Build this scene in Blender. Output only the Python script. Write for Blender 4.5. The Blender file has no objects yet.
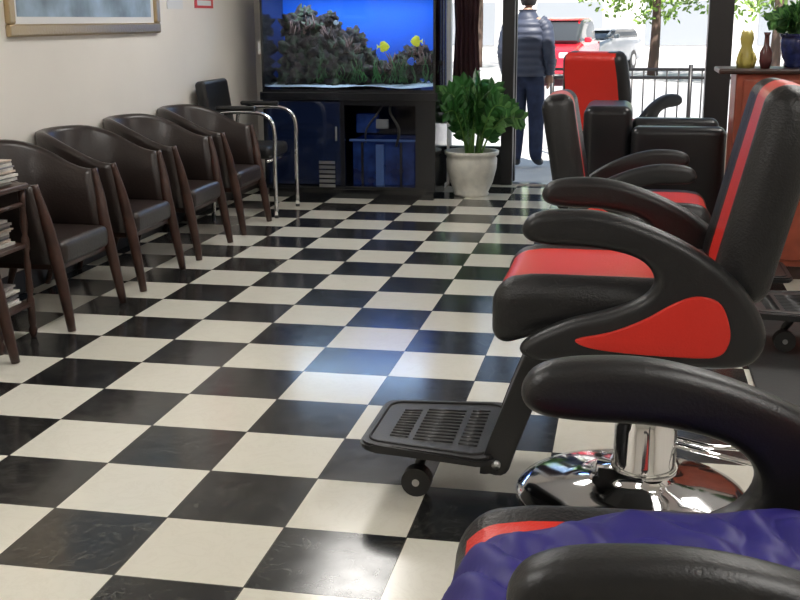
import bpy, bmesh, math, random
from mathutils import Vector, Matrix, noise
random.seed(7)
R=math.radians
scene=bpy.context.scene
COL=scene.collection
scene.view_settings.view_transform='Standard'
scene.view_settings.exposure=0.0

# ------------------------------------------------------------ materials
def new_mat(name):
    m=bpy.data.materials.new(name); m.use_nodes=True
    nt=m.node_tree; b=nt.nodes['Principled BSDF']
    return m,nt,b
def mat(name,col,rough=0.5,metal=0.0,bump=0.0,bscale=40.0,var=0.0,vscale=6.0,emit=None,estr=0.0,coat=0.0,spec=None,alpha=None):
    m,nt,b=new_mat(name)
    c=(col[0],col[1],col[2],1)
    b.inputs['Base Color'].default_value=c
    b.inputs['Roughness'].default_value=rough
    b.inputs['Metallic'].default_value=metal
    if coat: b.inputs['Coat Weight'].default_value=coat; b.inputs['Coat Roughness'].default_value=0.15
    if spec is not None: b.inputs['Specular IOR Level'].default_value=spec
    tc=nt.nodes.new('ShaderNodeTexCoord')
    if var>0:
        n=nt.nodes.new('ShaderNodeTexNoise'); n.inputs['Scale'].default_value=vscale; n.inputs['Detail'].default_value=6
        nt.links.new(tc.outputs['Object'],n.inputs['Vector'])
        r=nt.nodes.new('ShaderNodeValToRGB')
        r.color_ramp.elements[0].position=0.3; r.color_ramp.elements[1].position=0.7
        r.color_ramp.elements[0].color=tuple(max(0,x*(1-var)) for x in col)+(1,)
        r.color_ramp.elements[1].color=tuple(min(1,x*(1+var)) for x in col)+(1,)
        nt.links.new(n.outputs['Fac'],r.inputs['Fac']); nt.links.new(r.outputs['Color'],b.inputs['Base Color'])
    if bump>0:
        n=nt.nodes.new('ShaderNodeTexNoise'); n.inputs['Scale'].default_value=bscale; n.inputs['Detail'].default_value=4
        nt.links.new(tc.outputs['Object'],n.inputs['Vector'])
        bp=nt.nodes.new('ShaderNodeBump'); bp.inputs['Strength'].default_value=bump; bp.inputs['Distance'].default_value=0.01
        nt.links.new(n.outputs['Fac'],bp.inputs['Height']); nt.links.new(bp.outputs['Normal'],b.inputs['Normal'])
    if emit: 
        b.inputs['Emission Color'].default_value=tuple(emit)+(1,); b.inputs['Emission Strength'].default_value=estr
    return m
def glass_mat(name,tint=(1,1,1),refl=0.08):
    m=bpy.data.materials.new(name); m.use_nodes=True; nt=m.node_tree; nt.nodes.clear()
    o=nt.nodes.new('ShaderNodeOutputMaterial'); t=nt.nodes.new('ShaderNodeBsdfTransparent'); g=nt.nodes.new('ShaderNodeBsdfGlossy')
    g.inputs['Roughness'].default_value=0.02; t.inputs['Color'].default_value=tuple(tint)+(1,)
    f=nt.nodes.new('ShaderNodeFresnel'); f.inputs['IOR'].default_value=1.35
    mx=nt.nodes.new('ShaderNodeMixShader')
    nt.links.new(f.outputs[0],mx.inputs[0]); nt.links.new(t.outputs[0],mx.inputs[1]); nt.links.new(g.outputs[0],mx.inputs[2])
    nt.links.new(mx.outputs[0],o.inputs[0]); return m

M={}
M['wall']=mat('wall_paint',(0.86,0.82,0.76),0.75,bump=0.08,bscale=60,var=0.03,vscale=1.5)
M['ceil']=mat('ceiling_paint',(0.85,0.84,0.82),0.8,bump=0.05,bscale=80)
M['black_trim']=mat('black_trim',(0.02,0.018,0.018),0.4,bump=0.03)
M['leather_b']=mat('black_leather',(0.013,0.013,0.014),0.33,bump=0.25,bscale=160)
M['leather_b2']=mat('black_leather_smooth',(0.012,0.012,0.014),0.28,bump=0.1,bscale=120)
M['plastic_b']=mat('black_plastic',(0.013,0.013,0.014),0.38,bump=0.1,bscale=200)
M['leather_r']=mat('red_leather',(0.72,0.03,0.018),0.33,bump=0.2,bscale=160)
M['leather_br']=mat('brown_leather',(0.026,0.018,0.016),0.30,bump=0.15,bscale=90,var=0.2,vscale=9)
M['wood_d']=mat('dark_wood',(0.045,0.02,0.014),0.35,bump=0.1,bscale=40,var=0.4,vscale=12)
M['wood_r']=mat('red_wood',(0.34,0.075,0.04),0.35,bump=0.08,bscale=30,var=0.3,vscale=7)
M['chrome']=mat('chrome',(0.85,0.85,0.86),0.07,1.0)
M['steel']=mat('brushed_steel',(0.55,0.55,0.56),0.28,1.0)
M['rubber']=mat('rubber',(0.02,0.02,0.02),0.5,bump=0.1)
M['gold']=mat('gold_frame',(0.5,0.38,0.22),0.3,0.8,bump=0.3,bscale=50)
M['paper']=mat('paper_stack',(0.55,0.53,0.48),0.6,var=0.5,vscale=25)
M['white']=mat('white_plastic',(0.8,0.8,0.78),0.4)
M['red_p']=mat('red_print',(0.7,0.05,0.04),0.5)

def floor_material():
    m,nt,b=new_mat('checker_tiles'); L=nt.links.new; N=nt.nodes.new
    T=0.38; ox,oy=-0.973,3.015
    g=N('ShaderNodeNewGeometry'); s=N('ShaderNodeSeparateXYZ'); L(g.outputs['Position'],s.inputs[0])
    def mth(op,a,bv=None,c=None):
        n=N('ShaderNodeMath'); n.operation=op
        for i,v in enumerate((a,bv,c)):
            if v is None: continue
            if isinstance(v,(int,float)): n.inputs[i].default_value=v
            else: L(v,n.inputs[i])
        return n.outputs[0]
    u=mth('DIVIDE',mth('SUBTRACT',s.outputs[0],ox-40*T),T)
    v=mth('DIVIDE',mth('SUBTRACT',s.outputs[1],oy-40*T),T)
    fu=mth('FLOOR',u); fv=mth('FLOOR',v)
    par=mth('MODULO',mth('ADD',fu,fv),2.0)
    ru=mth('SUBTRACT',u,fu); rv=mth('SUBTRACT',v,fv)
    eu=mth('MINIMUM',ru,mth('SUBTRACT',1.0,ru)); ev=mth('MINIMUM',rv,mth('SUBTRACT',1.0,rv))
    e=mth('MINIMUM',eu,ev); grout=mth('LESS_THAN',e,0.005)
    cmb=N('ShaderNodeCombineXYZ'); L(fu,cmb.inputs[0]); L(fv,cmb.inputs[1])
    wn=N('ShaderNodeTexWhiteNoise'); wn.noise_dimensions='2D'; L(cmb.outputs[0],wn.inputs['Vector'])
    vm=N('ShaderNodeVectorMath'); vm.operation='MULTIPLY_ADD'; L(wn.outputs['Color'],vm.inputs[0]); vm.inputs[1].default_value=(9,9,9); L(g.outputs['Position'],vm.inputs[2])
    n1=N('ShaderNodeTexNoise'); n1.inputs['Scale'].default_value=6; n1.inputs['Detail'].default_value=9; n1.inputs['Roughness'].default_value=0.68; n1.inputs['Distortion'].default_value=1.8
    L(vm.outputs[0],n1.inputs['Vector'])
    vein=N('ShaderNodeValToRGB'); cr=vein.color_ramp
    cr.elements[0].position=0.465; cr.elements[0].color=(0,0,0,1); cr.elements[1].position=0.535; cr.elements[1].color=(0,0,0,1)
    k=cr.elements.new(0.5); k.color=(1,1,1,1); L(n1.outputs['Fac'],vein.inputs[0])
    n2=N('ShaderNodeTexNoise'); n2.inputs['Scale'].default_value=14; n2.inputs['Detail'].default_value=5; L(vm.outputs[0],n2.inputs['Vector'])
    def mix(f,a,bb):
        n=N('ShaderNodeMix'); n.data_type='RGBA'
        if isinstance(f,(int,float)): n.inputs['Factor'].default_value=f
        else: L(f,n.inputs['Factor'])
        for k2,vv in ((6,a),(7,bb)):
            if isinstance(vv,tuple): n.inputs[k2].default_value=vv+(1,)
            else: L(vv,n.inputs[k2])
        return n.outputs[2]
    veinf=mth('MULTIPLY',vein.outputs[0],mth('MULTIPLY',n2.outputs['Fac'],0.6))
    blk=mix(veinf,mix(n2.outputs['Fac'],(0.005,0.006,0.007),(0.020,0.021,0.023)),(0.16,0.15,0.12))
    crm=mix(mth('MULTIPLY',vein.outputs[0],0.12),mix(wn.outputs['Value'],(0.73,0.70,0.60),(0.79,0.77,0.68)),(0.5,0.46,0.36))
    col=mix(par,crm,blk); col=mix(grout,col,(0.06,0.055,0.045))
    L(col,b.inputs['Base Color'])
    ro=mth('MULTIPLY_ADD',n2.outputs['Fac'],0.14,0.09); L(ro,b.inputs['Roughness'])
    b.inputs['Coat Weight'].default_value=0.25; b.inputs['Coat Roughness'].default_value=0.2
    bp=N('ShaderNodeBump'); bp.inputs['Strength'].default_value=0.14; bp.inputs['Distance'].default_value=0.005
    n3=N('ShaderNodeTexNoise'); n3.inputs['Scale'].default_value=5; n3.inputs['Detail'].default_value=2; L(g.outputs['Position'],n3.inputs['Vector'])
    hh=mth('SUBTRACT',n3.outputs['Fac'],mth('MULTIPLY',grout,0.4)); L(hh,bp.inputs['Height']); L(bp.outputs[0],b.inputs['Normal'])
    return m
M['floor']=floor_material()

# ------------------------------------------------------------ helpers
def empty(name,loc=(0,0,0),rz=0.0,scale=1.0):
    o=bpy.data.objects.new(name,None); o.location=loc; o.rotation_euler=(0,0,rz); o.scale=(scale,)*3
    o.empty_display_size=0.1; COL.objects.link(o); return o
def finish(name,bm,mats,parent=None,smooth=True,loc=None,rot=None):
    bmesh.ops.recalc_face_normals(bm,faces=bm.faces)
    me=bpy.data.meshes.new(name); bm.to_mesh(me); bm.free()
    for mm in (mats if isinstance(mats,(list,tuple)) else [mats]): me.materials.append(mm)
    if smooth:
        for p in me.polygons: p.use_smooth=True
    o=bpy.data.objects.new(name,me); COL.objects.link(o)
    if loc: o.location=loc
    if rot: o.rotation_euler=rot
    if parent: o.parent=parent
    return o
def box(name,lo,hi,m,parent=None,bev=0.0,rot=None):
    c=[(a+b)/2 for a,b in zip(lo,hi)]; s=[abs(b-a) for a,b in zip(lo,hi)]
    bm=bmesh.new(); bmesh.ops.create_cube(bm,size=1)
    for v in bm.verts: v.co=Vector((v.co.x*s[0],v.co.y*s[1],v.co.z*s[2]))
    if bev>0: bmesh.ops.bevel(bm,geom=list(bm.edges),offset=min(bev,min(s)*0.45),segments=3,profile=0.5,affect='EDGES')
    return finish(name,bm,m,parent,smooth=False,loc=c,rot=rot)
def axis_pts(h,r,n,k):
    a=[-h+r*(1-math.tan(math.pi/4*(1-i/k))) for i in range(k)]
    mid=[-(h-r)+2*(h-r)*i/n for i in range(n+1)]
    return a+mid+[-x for x in reversed(a)]
def rbox(name,size,r,loc,mats,parent=None,rot=None,matfn=None,deform=None,n=8,k=4,cuts=None):
    hx,hy,hz=[s/2 for s in size]; r=min(r,min(hx,hy,hz)*0.999); H=(hx,hy,hz)
    A=[axis_pts(h,r,n,k) for h in H]
    if cuts:
        for ax,vals in cuts.items():
            A[ax]=sorted(set([round(x,5) for x in A[ax]]+vals))
    bm=bmesh.new(); cache={}
    def V(p):
        q=[max(-(H[i]-r),min(H[i]-r,p[i])) for i in range(3)]
        d=Vector([p[i]-q[i] for i in range(3)])
        w=Vector(q)+ (d.normalized()*r if d.length>1e-9 else d)
        key=(round(w.x,5),round(w.y,5),round(w.z,5))
        if key not in cache: cache[key]=bm.verts.new(w)
        return cache[key]
    for ax in range(3):
        i,j=[(1,2),(0,2),(0,1)][ax]
        for sg in (-1,1):
            for a in range(len(A[i])-1):
                for b in range(len(A[j])-1):
                    ps=[]
                    for (aa,bb) in ((a,b),(a+1,b),(a+1,b+1),(a,b+1)):
                        p=[0,0,0]; p[ax]=sg*H[ax]; p[i]=A[i][aa]; p[j]=A[j][bb]; ps.append(V(p))
                    if len(set(ps))>=3:
                        u=[]
                        for x in ps:
                            if x not in u: u.append(x)
                        try: bm.faces.new(u)
                        except ValueError: pass
    bm.normal_update()
    bmesh.ops.recalc_face_normals(bm,faces=bm.faces)
    if matfn:
        for f in bm.faces: f.material_index=matfn(f.calc_center_median(),f.normal)
    if deform:
        for v in bm.verts: v.co=Vector(deform(v.co.copy()))
    return finish(name,bm,mats,parent,loc=loc,rot=rot)
def lathe(name,prof,m,parent=None,seg=40,loc=None,rot=None):
    bm=bmesh.new(); rings=[]
    for (r,z) in prof:
        if r<1e-6: rings.append([bm.verts.new((0,0,z))])
        else: rings.append([bm.verts.new((r*math.cos(2*math.pi*i/seg),r*math.sin(2*math.pi*i/seg),z)) for i in range(seg)])
    for a,b in zip(rings,rings[1:]):
        for i in range(seg):
            j=(i+1)%seg
            if len(a)==1 and len(b)==1: continue
            if len(a)==1: bm.faces.new((a[0],b[i],b[j]))
            elif len(b)==1: bm.faces.new((a[i],a[j],b[0]))
            else: bm.faces.new((a[i],a[j],b[j],b[i]))
    return finish(name,bm,m,parent,loc=loc,rot=rot)
def crom(pts,closed=False,sub=5):
    P=[Vector(p) for p in pts]; n=len(P); out=[]
    rng=range(n) if closed else range(n-1)
    for i in rng:
        if closed: p0,p1,p2,p3=P[(i-1)%n],P[i],P[(i+1)%n],P[(i+2)%n]
        else: p0,p1,p2,p3=P[max(i-1,0)],P[i],P[i+1],P[min(i+2,n-1)]
        for s in range(sub):
            t=s/sub
            out.append(0.5*((2*p1)+(-p0+p2)*t+(2*p0-5*p1+4*p2-p3)*t*t+(-p0+3*p1-3*p2+p3)*t**3))
    if not closed: out.append(P[-1])
    return out
def tube_bm(bm,pts,radii,seg=10,mi=0,sq=None):
    pts=[Vector(p) for p in pts]; n=len(pts)
    if not isinstance(radii,(list,tuple)): radii=[radii]*n
    up=None; rings=[]
    for i,p in enumerate(pts):
        t=(pts[min(i+1,n-1)]-pts[max(i-1,0)]).normalized()
        if up is None:
            up=Vector((0,0,1)) if abs(t.z)<0.9 else Vector((1,0,0))
        a=t.cross(up).normalized(); b=a.cross(t).normalized(); up=b
        ring=[]
        for k in range(seg):
            an=2*math.pi*(k+0.5)/seg
            ca,sa=math.cos(an),math.sin(an)
            if sq: ca*=sq[0]; sa*=sq[1]
            ring.append(bm.verts.new(p+(a*ca+b*sa)*radii[i]))
        rings.append(ring)
    for r0,r1 in zip(rings,rings[1:]):
        for k in range(seg):
            f=bm.faces.new((r0[k],r0[(k+1)%seg],r1[(k+1)%seg],r1[k])); f.material_index=mi
    f=bm.faces.new(rings[0]); f.material_index=mi
    f=bm.faces.new(list(reversed(rings[-1]))); f.material_index=mi
def tube(name,pts,radii,m,parent=None,seg=10,smooth=True,loc=None,sq=None):
    bm=bmesh.new(); tube_bm(bm,pts,radii,seg,0,sq); return finish(name,bm,m,parent,smooth,loc=loc)
def slab(name,pts,y0,y1,m,parent=None,bev=0.015,sub=5,smoothpts=True,res=3):
    """closed outline (x,z) extruded along y with rounded rim, real mesh"""
    P=crom([(p[0],p[1],0) for p in pts],True,sub) if smoothpts else [Vector((p[0],p[1],0)) for p in pts]
    cu=bpy.data.curves.new(name,'CURVE'); cu.dimensions='2D'; cu.fill_mode='BOTH'
    sp=cu.splines.new('POLY'); sp.points.add(len(P)-1)
    for i,p in enumerate(P): sp.points[i].co=(p.x,p.y,0,1)
    sp.use_cyclic_u=True
    h=abs(y1-y0)/2; bev=min(bev,h*0.98)
    cu.extrude=h-bev; cu.bevel_depth=bev; cu.bevel_resolution=res; cu.offset=-bev
    tmp=bpy.data.objects.new('tmp',cu); COL.objects.link(tmp)
    dg=bpy.context.evaluated_depsgraph_get(); me=bpy.data.meshes.new_from_object(tmp.evaluated_get(dg))
    bpy.data.objects.remove(tmp); bpy.data.curves.remove(cu)
    yc=(y0+y1)/2
    for v in me.vertices: v.co=Vector((v.co.x,yc-v.co.z,v.co.y))
    me.name=name; me.materials.clear(); me.materials.append(m)
    bm=bmesh.new(); bm.from_mesh(me); bmesh.ops.remove_doubles(bm,verts=bm.verts,dist=1e-5)
    bmesh.ops.recalc_face_normals(bm,faces=bm.faces); bm.to_mesh(me); bm.free()
    for p in me.polygons: p.use_smooth=True
    o=bpy.data.objects.new(name,me); COL.objects.link(o)
    try: me.set_sharp_from_angle(angle=R(50))
    except Exception: pass
    if parent: o.parent=parent
    return o

# ------------------------------------------------------------ room
XL,XR,YB,YF,HC=-3.35,3.2,-1.6,10.45,2.8
box('floor',(XL-0.1,YB-0.1,-0.1),(XR+0.1,YF+0.06,0),M['floor'])
box('ceiling',(XL-0.1,YB-0.1,HC),(XR+0.1,YF+0.1,HC+0.1),M['ceil'])
box('wall_left',(XL-0.1,YB-0.1,0),(XL,YF+0.1,HC),M['wall'])
box('wall_right',(XR,YB-0.1,0),(XR+0.1,YF+0.1,HC),M['wall'])
box('wall_back',(XL,YB-0.1,0),(XR,YB,HC),M['wall'])
box('baseboard_left',(XL,YB,0),(XL+0.015,9.95,0.13),M['black_trim'],bev=0.004)
box('baseboard_right',(XR-0.015,YB,0),(XR,YF,0.13),M['black_trim'],bev=0.004)
box('wall_front',(XL,YF-0.45,0),(-1.62,YF+0.1,HC),M['wall'])
box('wall_front_header',(-1.62,YF-0.05,2.45),(XR,YF+0.1,HC),M['wall'])
M['glass']=glass_mat('window_glass')
w=empty('window_1')
box('sill',(-1.62,YF-0.04,0),(-1.14,YF+0.06,0.35),M['black_trim'],w)
box('pane',(-1.60,YF,0.35),(-1.15,YF+0.008,2.45),M['glass'],w)
d=empty('door_1')
box('post_left',(-1.14,YF-0.06,0),(-1.03,YF+0.06,2.45),M['black_trim'],d,0.006)
box('threshold',(-1.03,YF-0.05,0),(0.66,YF+0.06,0.012),M['steel'],d)
box('leaf_frame_a',(-1.06,YF+0.07,0.02),(-1.02,YF+0.15,2.3),M['black_trim'],d)
box('trim_1',(0.66,YF-0.08,0),(0.87,YF+0.08,2.45),M['black_trim'],bev=0.006)
w=empty('window_2')
box('sill',(0.87,YF-0.04,0),(XR,YF+0.06,0.5),M['wall'],w)
box('pane',(0.87,YF,0.5),(XR,YF+0.008,2.45),M['glass'],w)
box('mullion',(2.0,YF-0.03,0.5),(2.06,YF+0.04,2.45),M['black_trim'],w)

M['lamp']=mat('lamp_diffuser',(0.9,0.9,0.9),0.5,emit=(1.0,0.97,0.92),estr=13.0)
for (x,y) in ((-1.9,1.2),(-1.9,4.4),(-1.9,7.6),(1.2,1.2),(1.2,4.4),(1.2,7.6)):
    e=empty('ceiling_lamp',(x,y,HC))
    box('housing',(-0.34,-0.66,-0.05),(0.34,0.66,-0.0),M['white'],e)
    box('diffuser',(-0.30,-0.60,-0.058),(0.30,0.60,-0.05),M['lamp'],e)

# ------------------------------------------------------------ tub chairs (waiting area)
def tub_chair(x,y,rz=0):
    e=empty('tub_armchair',(x,y,0),rz)
    path=[]
    for i in range(7): path.append((0.19-0.24*i/6,-0.275,0,-1))
    for i in range(1,20):
        a=-math.pi/2-math.pi*i/20
        path.append((-0.05+0.27*math.cos(a),0.275*math.sin(a),math.cos(a),math.sin(a)))
    for i in range(7): path.append((-0.05+0.24*i/6,0.275,0,1))
    bm=bmesh.new(); rings=[]
    for (px,py,nx,ny) in path:
        s=max(0,min(1,(0.19-px)/0.46)); s=s*s*(3-2*s)
        zt=0.735+0.16*s; zb=0.34; th=0.028
        prof=[(th,zb),(th+0.004,(zb+zt)/2),(th+0.012,zt-0.035),(th+0.006,zt-0.01),(0.008,zt),(-0.016,zt-0.006),(-th-0.002,zt-0.03),(-th,(zb+zt)/2),(-th,zb)]
        ring=[]
        for (o,z) in prof:
            fl=0.04*((z-zb)/0.5)
            fx=0.05*((zb+0.05-z)/0.4)*(1-s)
            ring.append(bm.verts.new((px+nx*(o+fl)+fx+0.03*(1-s),py+ny*(o+fl),z)))
        rings.append(ring)
    for a,b in zip(rings,rings[1:]):
        for k in range(len(a)):
            j=(k+1)%len(a); bm.faces.new((a[k],a[j],b[j],b[k]))
    bm.faces.new(rings[0]); bm.faces.new(rings[-1])
    finish('tub_back',bm,M['leather_br'],e)
    rbox('seat',(0.50,0.50,0.12),0.035,(0.03,0,0.385),M['leather_br'],e,
         deform=lambda c:(c.x,c.y,c.z+(0.012*(1-(c.x/0.25)**2)*(1-(c.y/0.25)**2) if c.z>0 else 0)))
    box('seat_rail',(-0.22,-0.25,0.30),(0.25,0.25,0.335),M['wood_d'],e,0.008)
    for sy in (-1,1):
        pts=crom([(0.31,sy*0.295,0.004),(0.272,sy*0.288,0.25),(0.235,sy*0.288,0.45),(0.212,sy*0.305,0.60),(0.180,sy*0.315,0.735)],False,4)
        n=len(pts); tube('front_leg',pts,[0.018+0.011*math.sin(math.pi*min(1,i/n*1.2)) for i in range(n)],M['wood_d'],e,8,sq=(1.0,1.15))
        tube('rear_leg',crom([(-0.34,sy*0.20,0.004),(-0.27,sy*0.19,0.20),(-0.23,sy*0.18,0.34)],False,3),[0.017]*3+[0.022]*4,M['wood_d'],e,8)
    return e
for y in (4.12,5.25,6.11,6.98,7.86):
    tub_chair(-2.98,y,0)

# ------------------------------------------------------------ chrome armchair next to tank
def chrome_chair(x,y):
    e=empty('chrome_armchair',(x,y,0))
    rbox('seat',(0.50,0.50,0.10),0.04,(0.0,0,0.50),M['leather_b'],e)
    rbox('backrest',(0.09,0.54,0.46),0.035,(-0.27,0,0.82),M['leather_b'],e,rot=(0,R(-8),0))
    for sy in (-0.29,0.29):
        pts=crom([(-0.22,sy,0.0),(-0.20,sy,0.3),(-0.20,sy,0.70),(-0.14,sy,0.80),(0.05,sy,0.82),(0.22,sy,0.80),(0.30,sy,0.70),(0.30,sy,0.4),(0.30,sy,0.0)],False,5)
        tube('frame',pts,0.016,M['chrome'],e,10)
        rbox('arm_pad',(0.32,0.06,0.035),0.016,(0.0,sy,0.846),M['leather_b'],e)
        lathe('foot',[(0,0),(0.018,0),(0.018,0.02),(0,0.02)],M['rubber'],e,12,loc=(0.30,sy,0))
    tube('crossbar_front',[(0.24,-0.29,0.44),(0.24,0.29,0.44)],0.012,M['chrome'],e)
    tube('crossbar_rear',[(-0.2,-0.29,0.44),(-0.2,0.29,0.44)],0.012,M['chrome'],e)
    tube('back_post_a',[(-0.2,-0.15,0.44),(-0.27,-0.15,0.62)],0.012,M['chrome'],e)
    tube('back_post_b',[(-0.2,0.15,0.44),(-0.27,0.15,0.62)],0.012,M['chrome'],e)
chrome_chair(-2.96,8.60)

# ------------------------------------------------------------ magazine side table
e=empty('magazine_table',(0,0,0)); tbl=e
x0,x1,y0,y1=-3.28,-2.78,4.50,4.86
rbox('top',(x1-x0,y1-y0,0.03),0.012,((x0+x1)/2,(y0+y1)/2,0.745),M['wood_d'],e)
for z in (0.16,0.45): box('shelf',(x0+0.02,y0+0.02,z),(x1-0.02,y1-0.02,z+0.02),M['wood_d'],e,0.004)
for xx in (x0+0.03,x1-0.03):
    for yy in (y0+0.03,y1-0.03):
        pr=[(0,0),(0.012,0),(0.018,0.02),(0.022,0.04),(0.014,0.06),(0.019,0.075),(0.019,0.19),(0.012,0.21),(0.02,0.24),(0.014,0.30),(0.017,0.36),(0.012,0.42),(0.019,0.44),(0.019,0.49),(0.012,0.51),(0.019,0.56),(0.014,0.62),(0.017,0.68),(0.019,0.73),(0,0.73)]
        lathe('leg',pr,M['wood_d'],e,14,loc=(xx,yy,0))
tube('rail',[(x1-0.03,y0+0.03,0.66),(x1-0.03,y1-0.03,0.66)],0.012,M['wood_d'],e)
cols=[mat('mag_%d'%i,c,0.45,var=0.25,vscale=15) for i,c in enumerate([(0.6,0.58,0.54),(0.35,0.33,0.33),(0.5,0.42,0.36),(0.7,0.69,0.66),(0.18,0.18,0.2)])]
e=empty('magazine_stack',(0,0,0)); z=0.762
for i in range(13):
    a=random.uniform(-0.12,0.12); h=random.choice((0.006,0.009,0.012))
    box('magazine_%d'%i,(-3.12+random.uniform(-.02,.02),4.54,z),(-2.82+random.uniform(-.02,.02),4.80,z+h),cols[i%5],e,rot=(0,0,a*0.5)); z+=h+0.0005
z=0.471
for i in range(10):
    h=random.choice((0.008,0.012)); box('magazine_l%d'%i,(-3.15,4.56,z),(-2.86+random.uniform(-.02,.02),4.80,z+h),cols[(i*2)%5],tbl); z+=h+0.0005
z=0.181
for i in range(8):
    h=random.choice((0.008,0.012)); box('magazine_m%d'%i,(-3.15,4.56,z),(-2.86+random.uniform(-.02,.02),4.80,z+h),cols[(i*3)%5],tbl); z+=h+0.0005

# ------------------------------------------------------------ wall pictures
def picture(name,y0,y1,z0,z1,m_in,fw=0.07):
    e=empty(name,(0,0,0)); x=XL
    box('frame_bottom',(x,y0,z0),(x+0.035,y1,z0+fw),M['gold'],e,0.012)
    box('frame_top',(x,y0,z1-fw),(x+0.035,y1,z1),M['gold'],e,0.012)
    box('frame_near',(x,y0,z0+fw),(x+0.035,y0+fw,z1-fw),M['gold'],e,0.012)
    box('frame_far',(x,y1-fw,z0+fw),(x+0.035,y1,z1-fw),M['gold'],e,0.012)
    box('inner_mat',(x,y0+fw,z0+fw),(x+0.010,y1-fw,z1-fw),M['white'],e)
    box('canvas',(x+0.010,y0+fw+.05,z0+fw+.04),(x+0.012,y1-fw-.05,z1-fw-.04),m_in,e)
picture('framed_picture',5.74,7.80,1.42,2.25,mat('canvas_grey',(0.30,0.40,0.50),0.5,var=0.5,vscale=3.5))
picture('framed_picture',4.2,5.60,1.45,2.2,mat('canvas_brown',(0.10,0.05,0.04),0.5,var=0.6,vscale=3))
e=empty('wall_poster'); box('sheet',(XL,8.55,1.60),(XL+0.004,8.95,2.0),M['red_p'],e); box('label',(XL+0.004,8.6,1.62),(XL+0.006,8.9,1.66),M['white'],e)
e=empty('wall_notice'); box('sheet',(XL,8.0,1.59),(XL+0.004,8.3,1.95),M['white'],e)

# ------------------------------------------------------------ aquarium
def blue_back():
    m,nt,b=new_mat('blue_backdrop_glow')
    g=nt.nodes.new('ShaderNodeNewGeometry'); s=nt.nodes.new('ShaderNodeSeparateXYZ'); nt.links.new(g.outputs['Position'],s.inputs[0])
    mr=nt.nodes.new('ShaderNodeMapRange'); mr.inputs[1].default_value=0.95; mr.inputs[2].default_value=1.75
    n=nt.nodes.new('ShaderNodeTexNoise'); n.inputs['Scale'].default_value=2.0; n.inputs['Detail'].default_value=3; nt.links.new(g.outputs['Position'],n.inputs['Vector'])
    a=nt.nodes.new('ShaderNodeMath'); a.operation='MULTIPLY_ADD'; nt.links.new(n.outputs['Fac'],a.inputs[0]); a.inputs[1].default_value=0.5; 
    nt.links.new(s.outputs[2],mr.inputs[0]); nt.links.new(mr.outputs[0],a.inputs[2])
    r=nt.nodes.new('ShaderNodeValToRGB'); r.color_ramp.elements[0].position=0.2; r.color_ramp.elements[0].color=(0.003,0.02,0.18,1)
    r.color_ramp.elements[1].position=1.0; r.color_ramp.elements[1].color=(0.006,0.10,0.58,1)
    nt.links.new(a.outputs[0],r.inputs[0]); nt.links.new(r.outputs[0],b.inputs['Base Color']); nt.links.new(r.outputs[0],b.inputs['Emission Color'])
    b.inputs['Emission Strength'].default_value=0.55; b.inputs['Roughness'].default_value=0.7  # panel is no lamp; slight emission stands in for light falling on it
    return m
M['blue_bg']=blue_back()
M['tank_black']=mat('tank_black',(0.008,0.009,0.012),0.15,coat=0.4)
M['tglass']=glass_mat('tank_glass',(0.86,0.93,1.0))
TX0,TX1,TY0,TY1=-3.08,-1.575,9.34,9.96; ZS=0.91
e=empty('aquarium_stand')
box('plinth',(TX0+0.02,TY0+0.03,0),(TX1-0.02,TY1,0.08),M['tank_black'],e)
box('bottom',(TX0,TY0,0.08),(TX1,TY1,0.11),M['tank_black'],e,0.004)
box('top',(TX0-0.02,TY0-0.02,ZS-0.07),(TX1+0.02,TY1,ZS),M['tank_black'],e,0.008)
box('side_left',(TX0,TY0,0.11),(TX0+0.03,TY1,ZS-0.07),M['tank_black'],e)
box('side_right',(TX1-0.03,TY0,0.11),(TX1,TY1,ZS-0.07),M['tank_black'],e)
box('back',(TX0+0.03,TY1-0.03,0.11),(TX1-0.03,TY1,ZS-0.07),M['tank_black'],e)
M['door_navy']=mat('door_gloss',(0.006,0.012,0.04),0.08,coat=0.6)
box('door_left',(TX0+0.03,TY0-0.002,0.12),(TX0+0.68,TY0+0.018,ZS-0.08),M['door_navy'],e,0.003)
box('divider',(TX0+0.68,TY0,0.11),(TX0+0.72,TY0+0.03,ZS-0.07),M['tank_black'],e)
box('jamb_right',(TX1-0.17,TY0,0.11),(TX1-0.03,TY0+0.025,ZS-0.07),M['tank_black'],e)
box('door_rail',(TX0+0.72,TY0,0.80),(TX1-0.17,TY0+0.02,ZS-0.07),M['tank_black'],e)
for i in range(6): box('vent_slat_%d'%i,(TX0+0.49,TY0-0.012,0.10+i*0.04),(TX0+0.63,TY0-0.002,0.125+i*0.04),M['steel'],e)
box('handle',(TX0+0.64,TY0-0.02,0.5),(TX0+0.655,TY0-0.002,0.62),M['steel'],e,0.003)
M['sump']=mat('sump_blue_glow',(0.008,0.02,0.07),0.10,emit=(0.005,0.03,0.25),estr=0.07,var=0.9,vscale=7)  # faint emission paints the blue light inside the stand onto sump and pump
box('sump_tank',(TX0+0.76,TY0+0.12,0.11),(TX1-0.20,TY1-0.08,0.50),M['sump'],e,0.006)
M['baf']=mat('baffle_blue_glow',(0.04,0.08,0.18),0.3,emit=(0.03,0.07,0.3),estr=0.1)  # blue-lit look of baffle and rim put in as weak emission
box('sump_baffle',(TX0+0.97,TY0+0.09,0.11),(TX0+1.04,TY0+0.118,0.46),M['baf'],e)
box('sump_rim',(TX0+0.74,TY0+0.08,0.49),(TX1-0.19,TY0+0.12,0.505),M['baf'],e)
box('sump_baffle_b',(TX0+1.18,TY0+0.09,0.11),(TX0+1.20,TY0+0.118,0.48),M['tank_black'],e)
box('sump_baffle_c',(TX0+0.84,TY0+0.09,0.11),(TX0+0.86,TY0+0.118,0.48),M['tank_black'],e)
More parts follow.
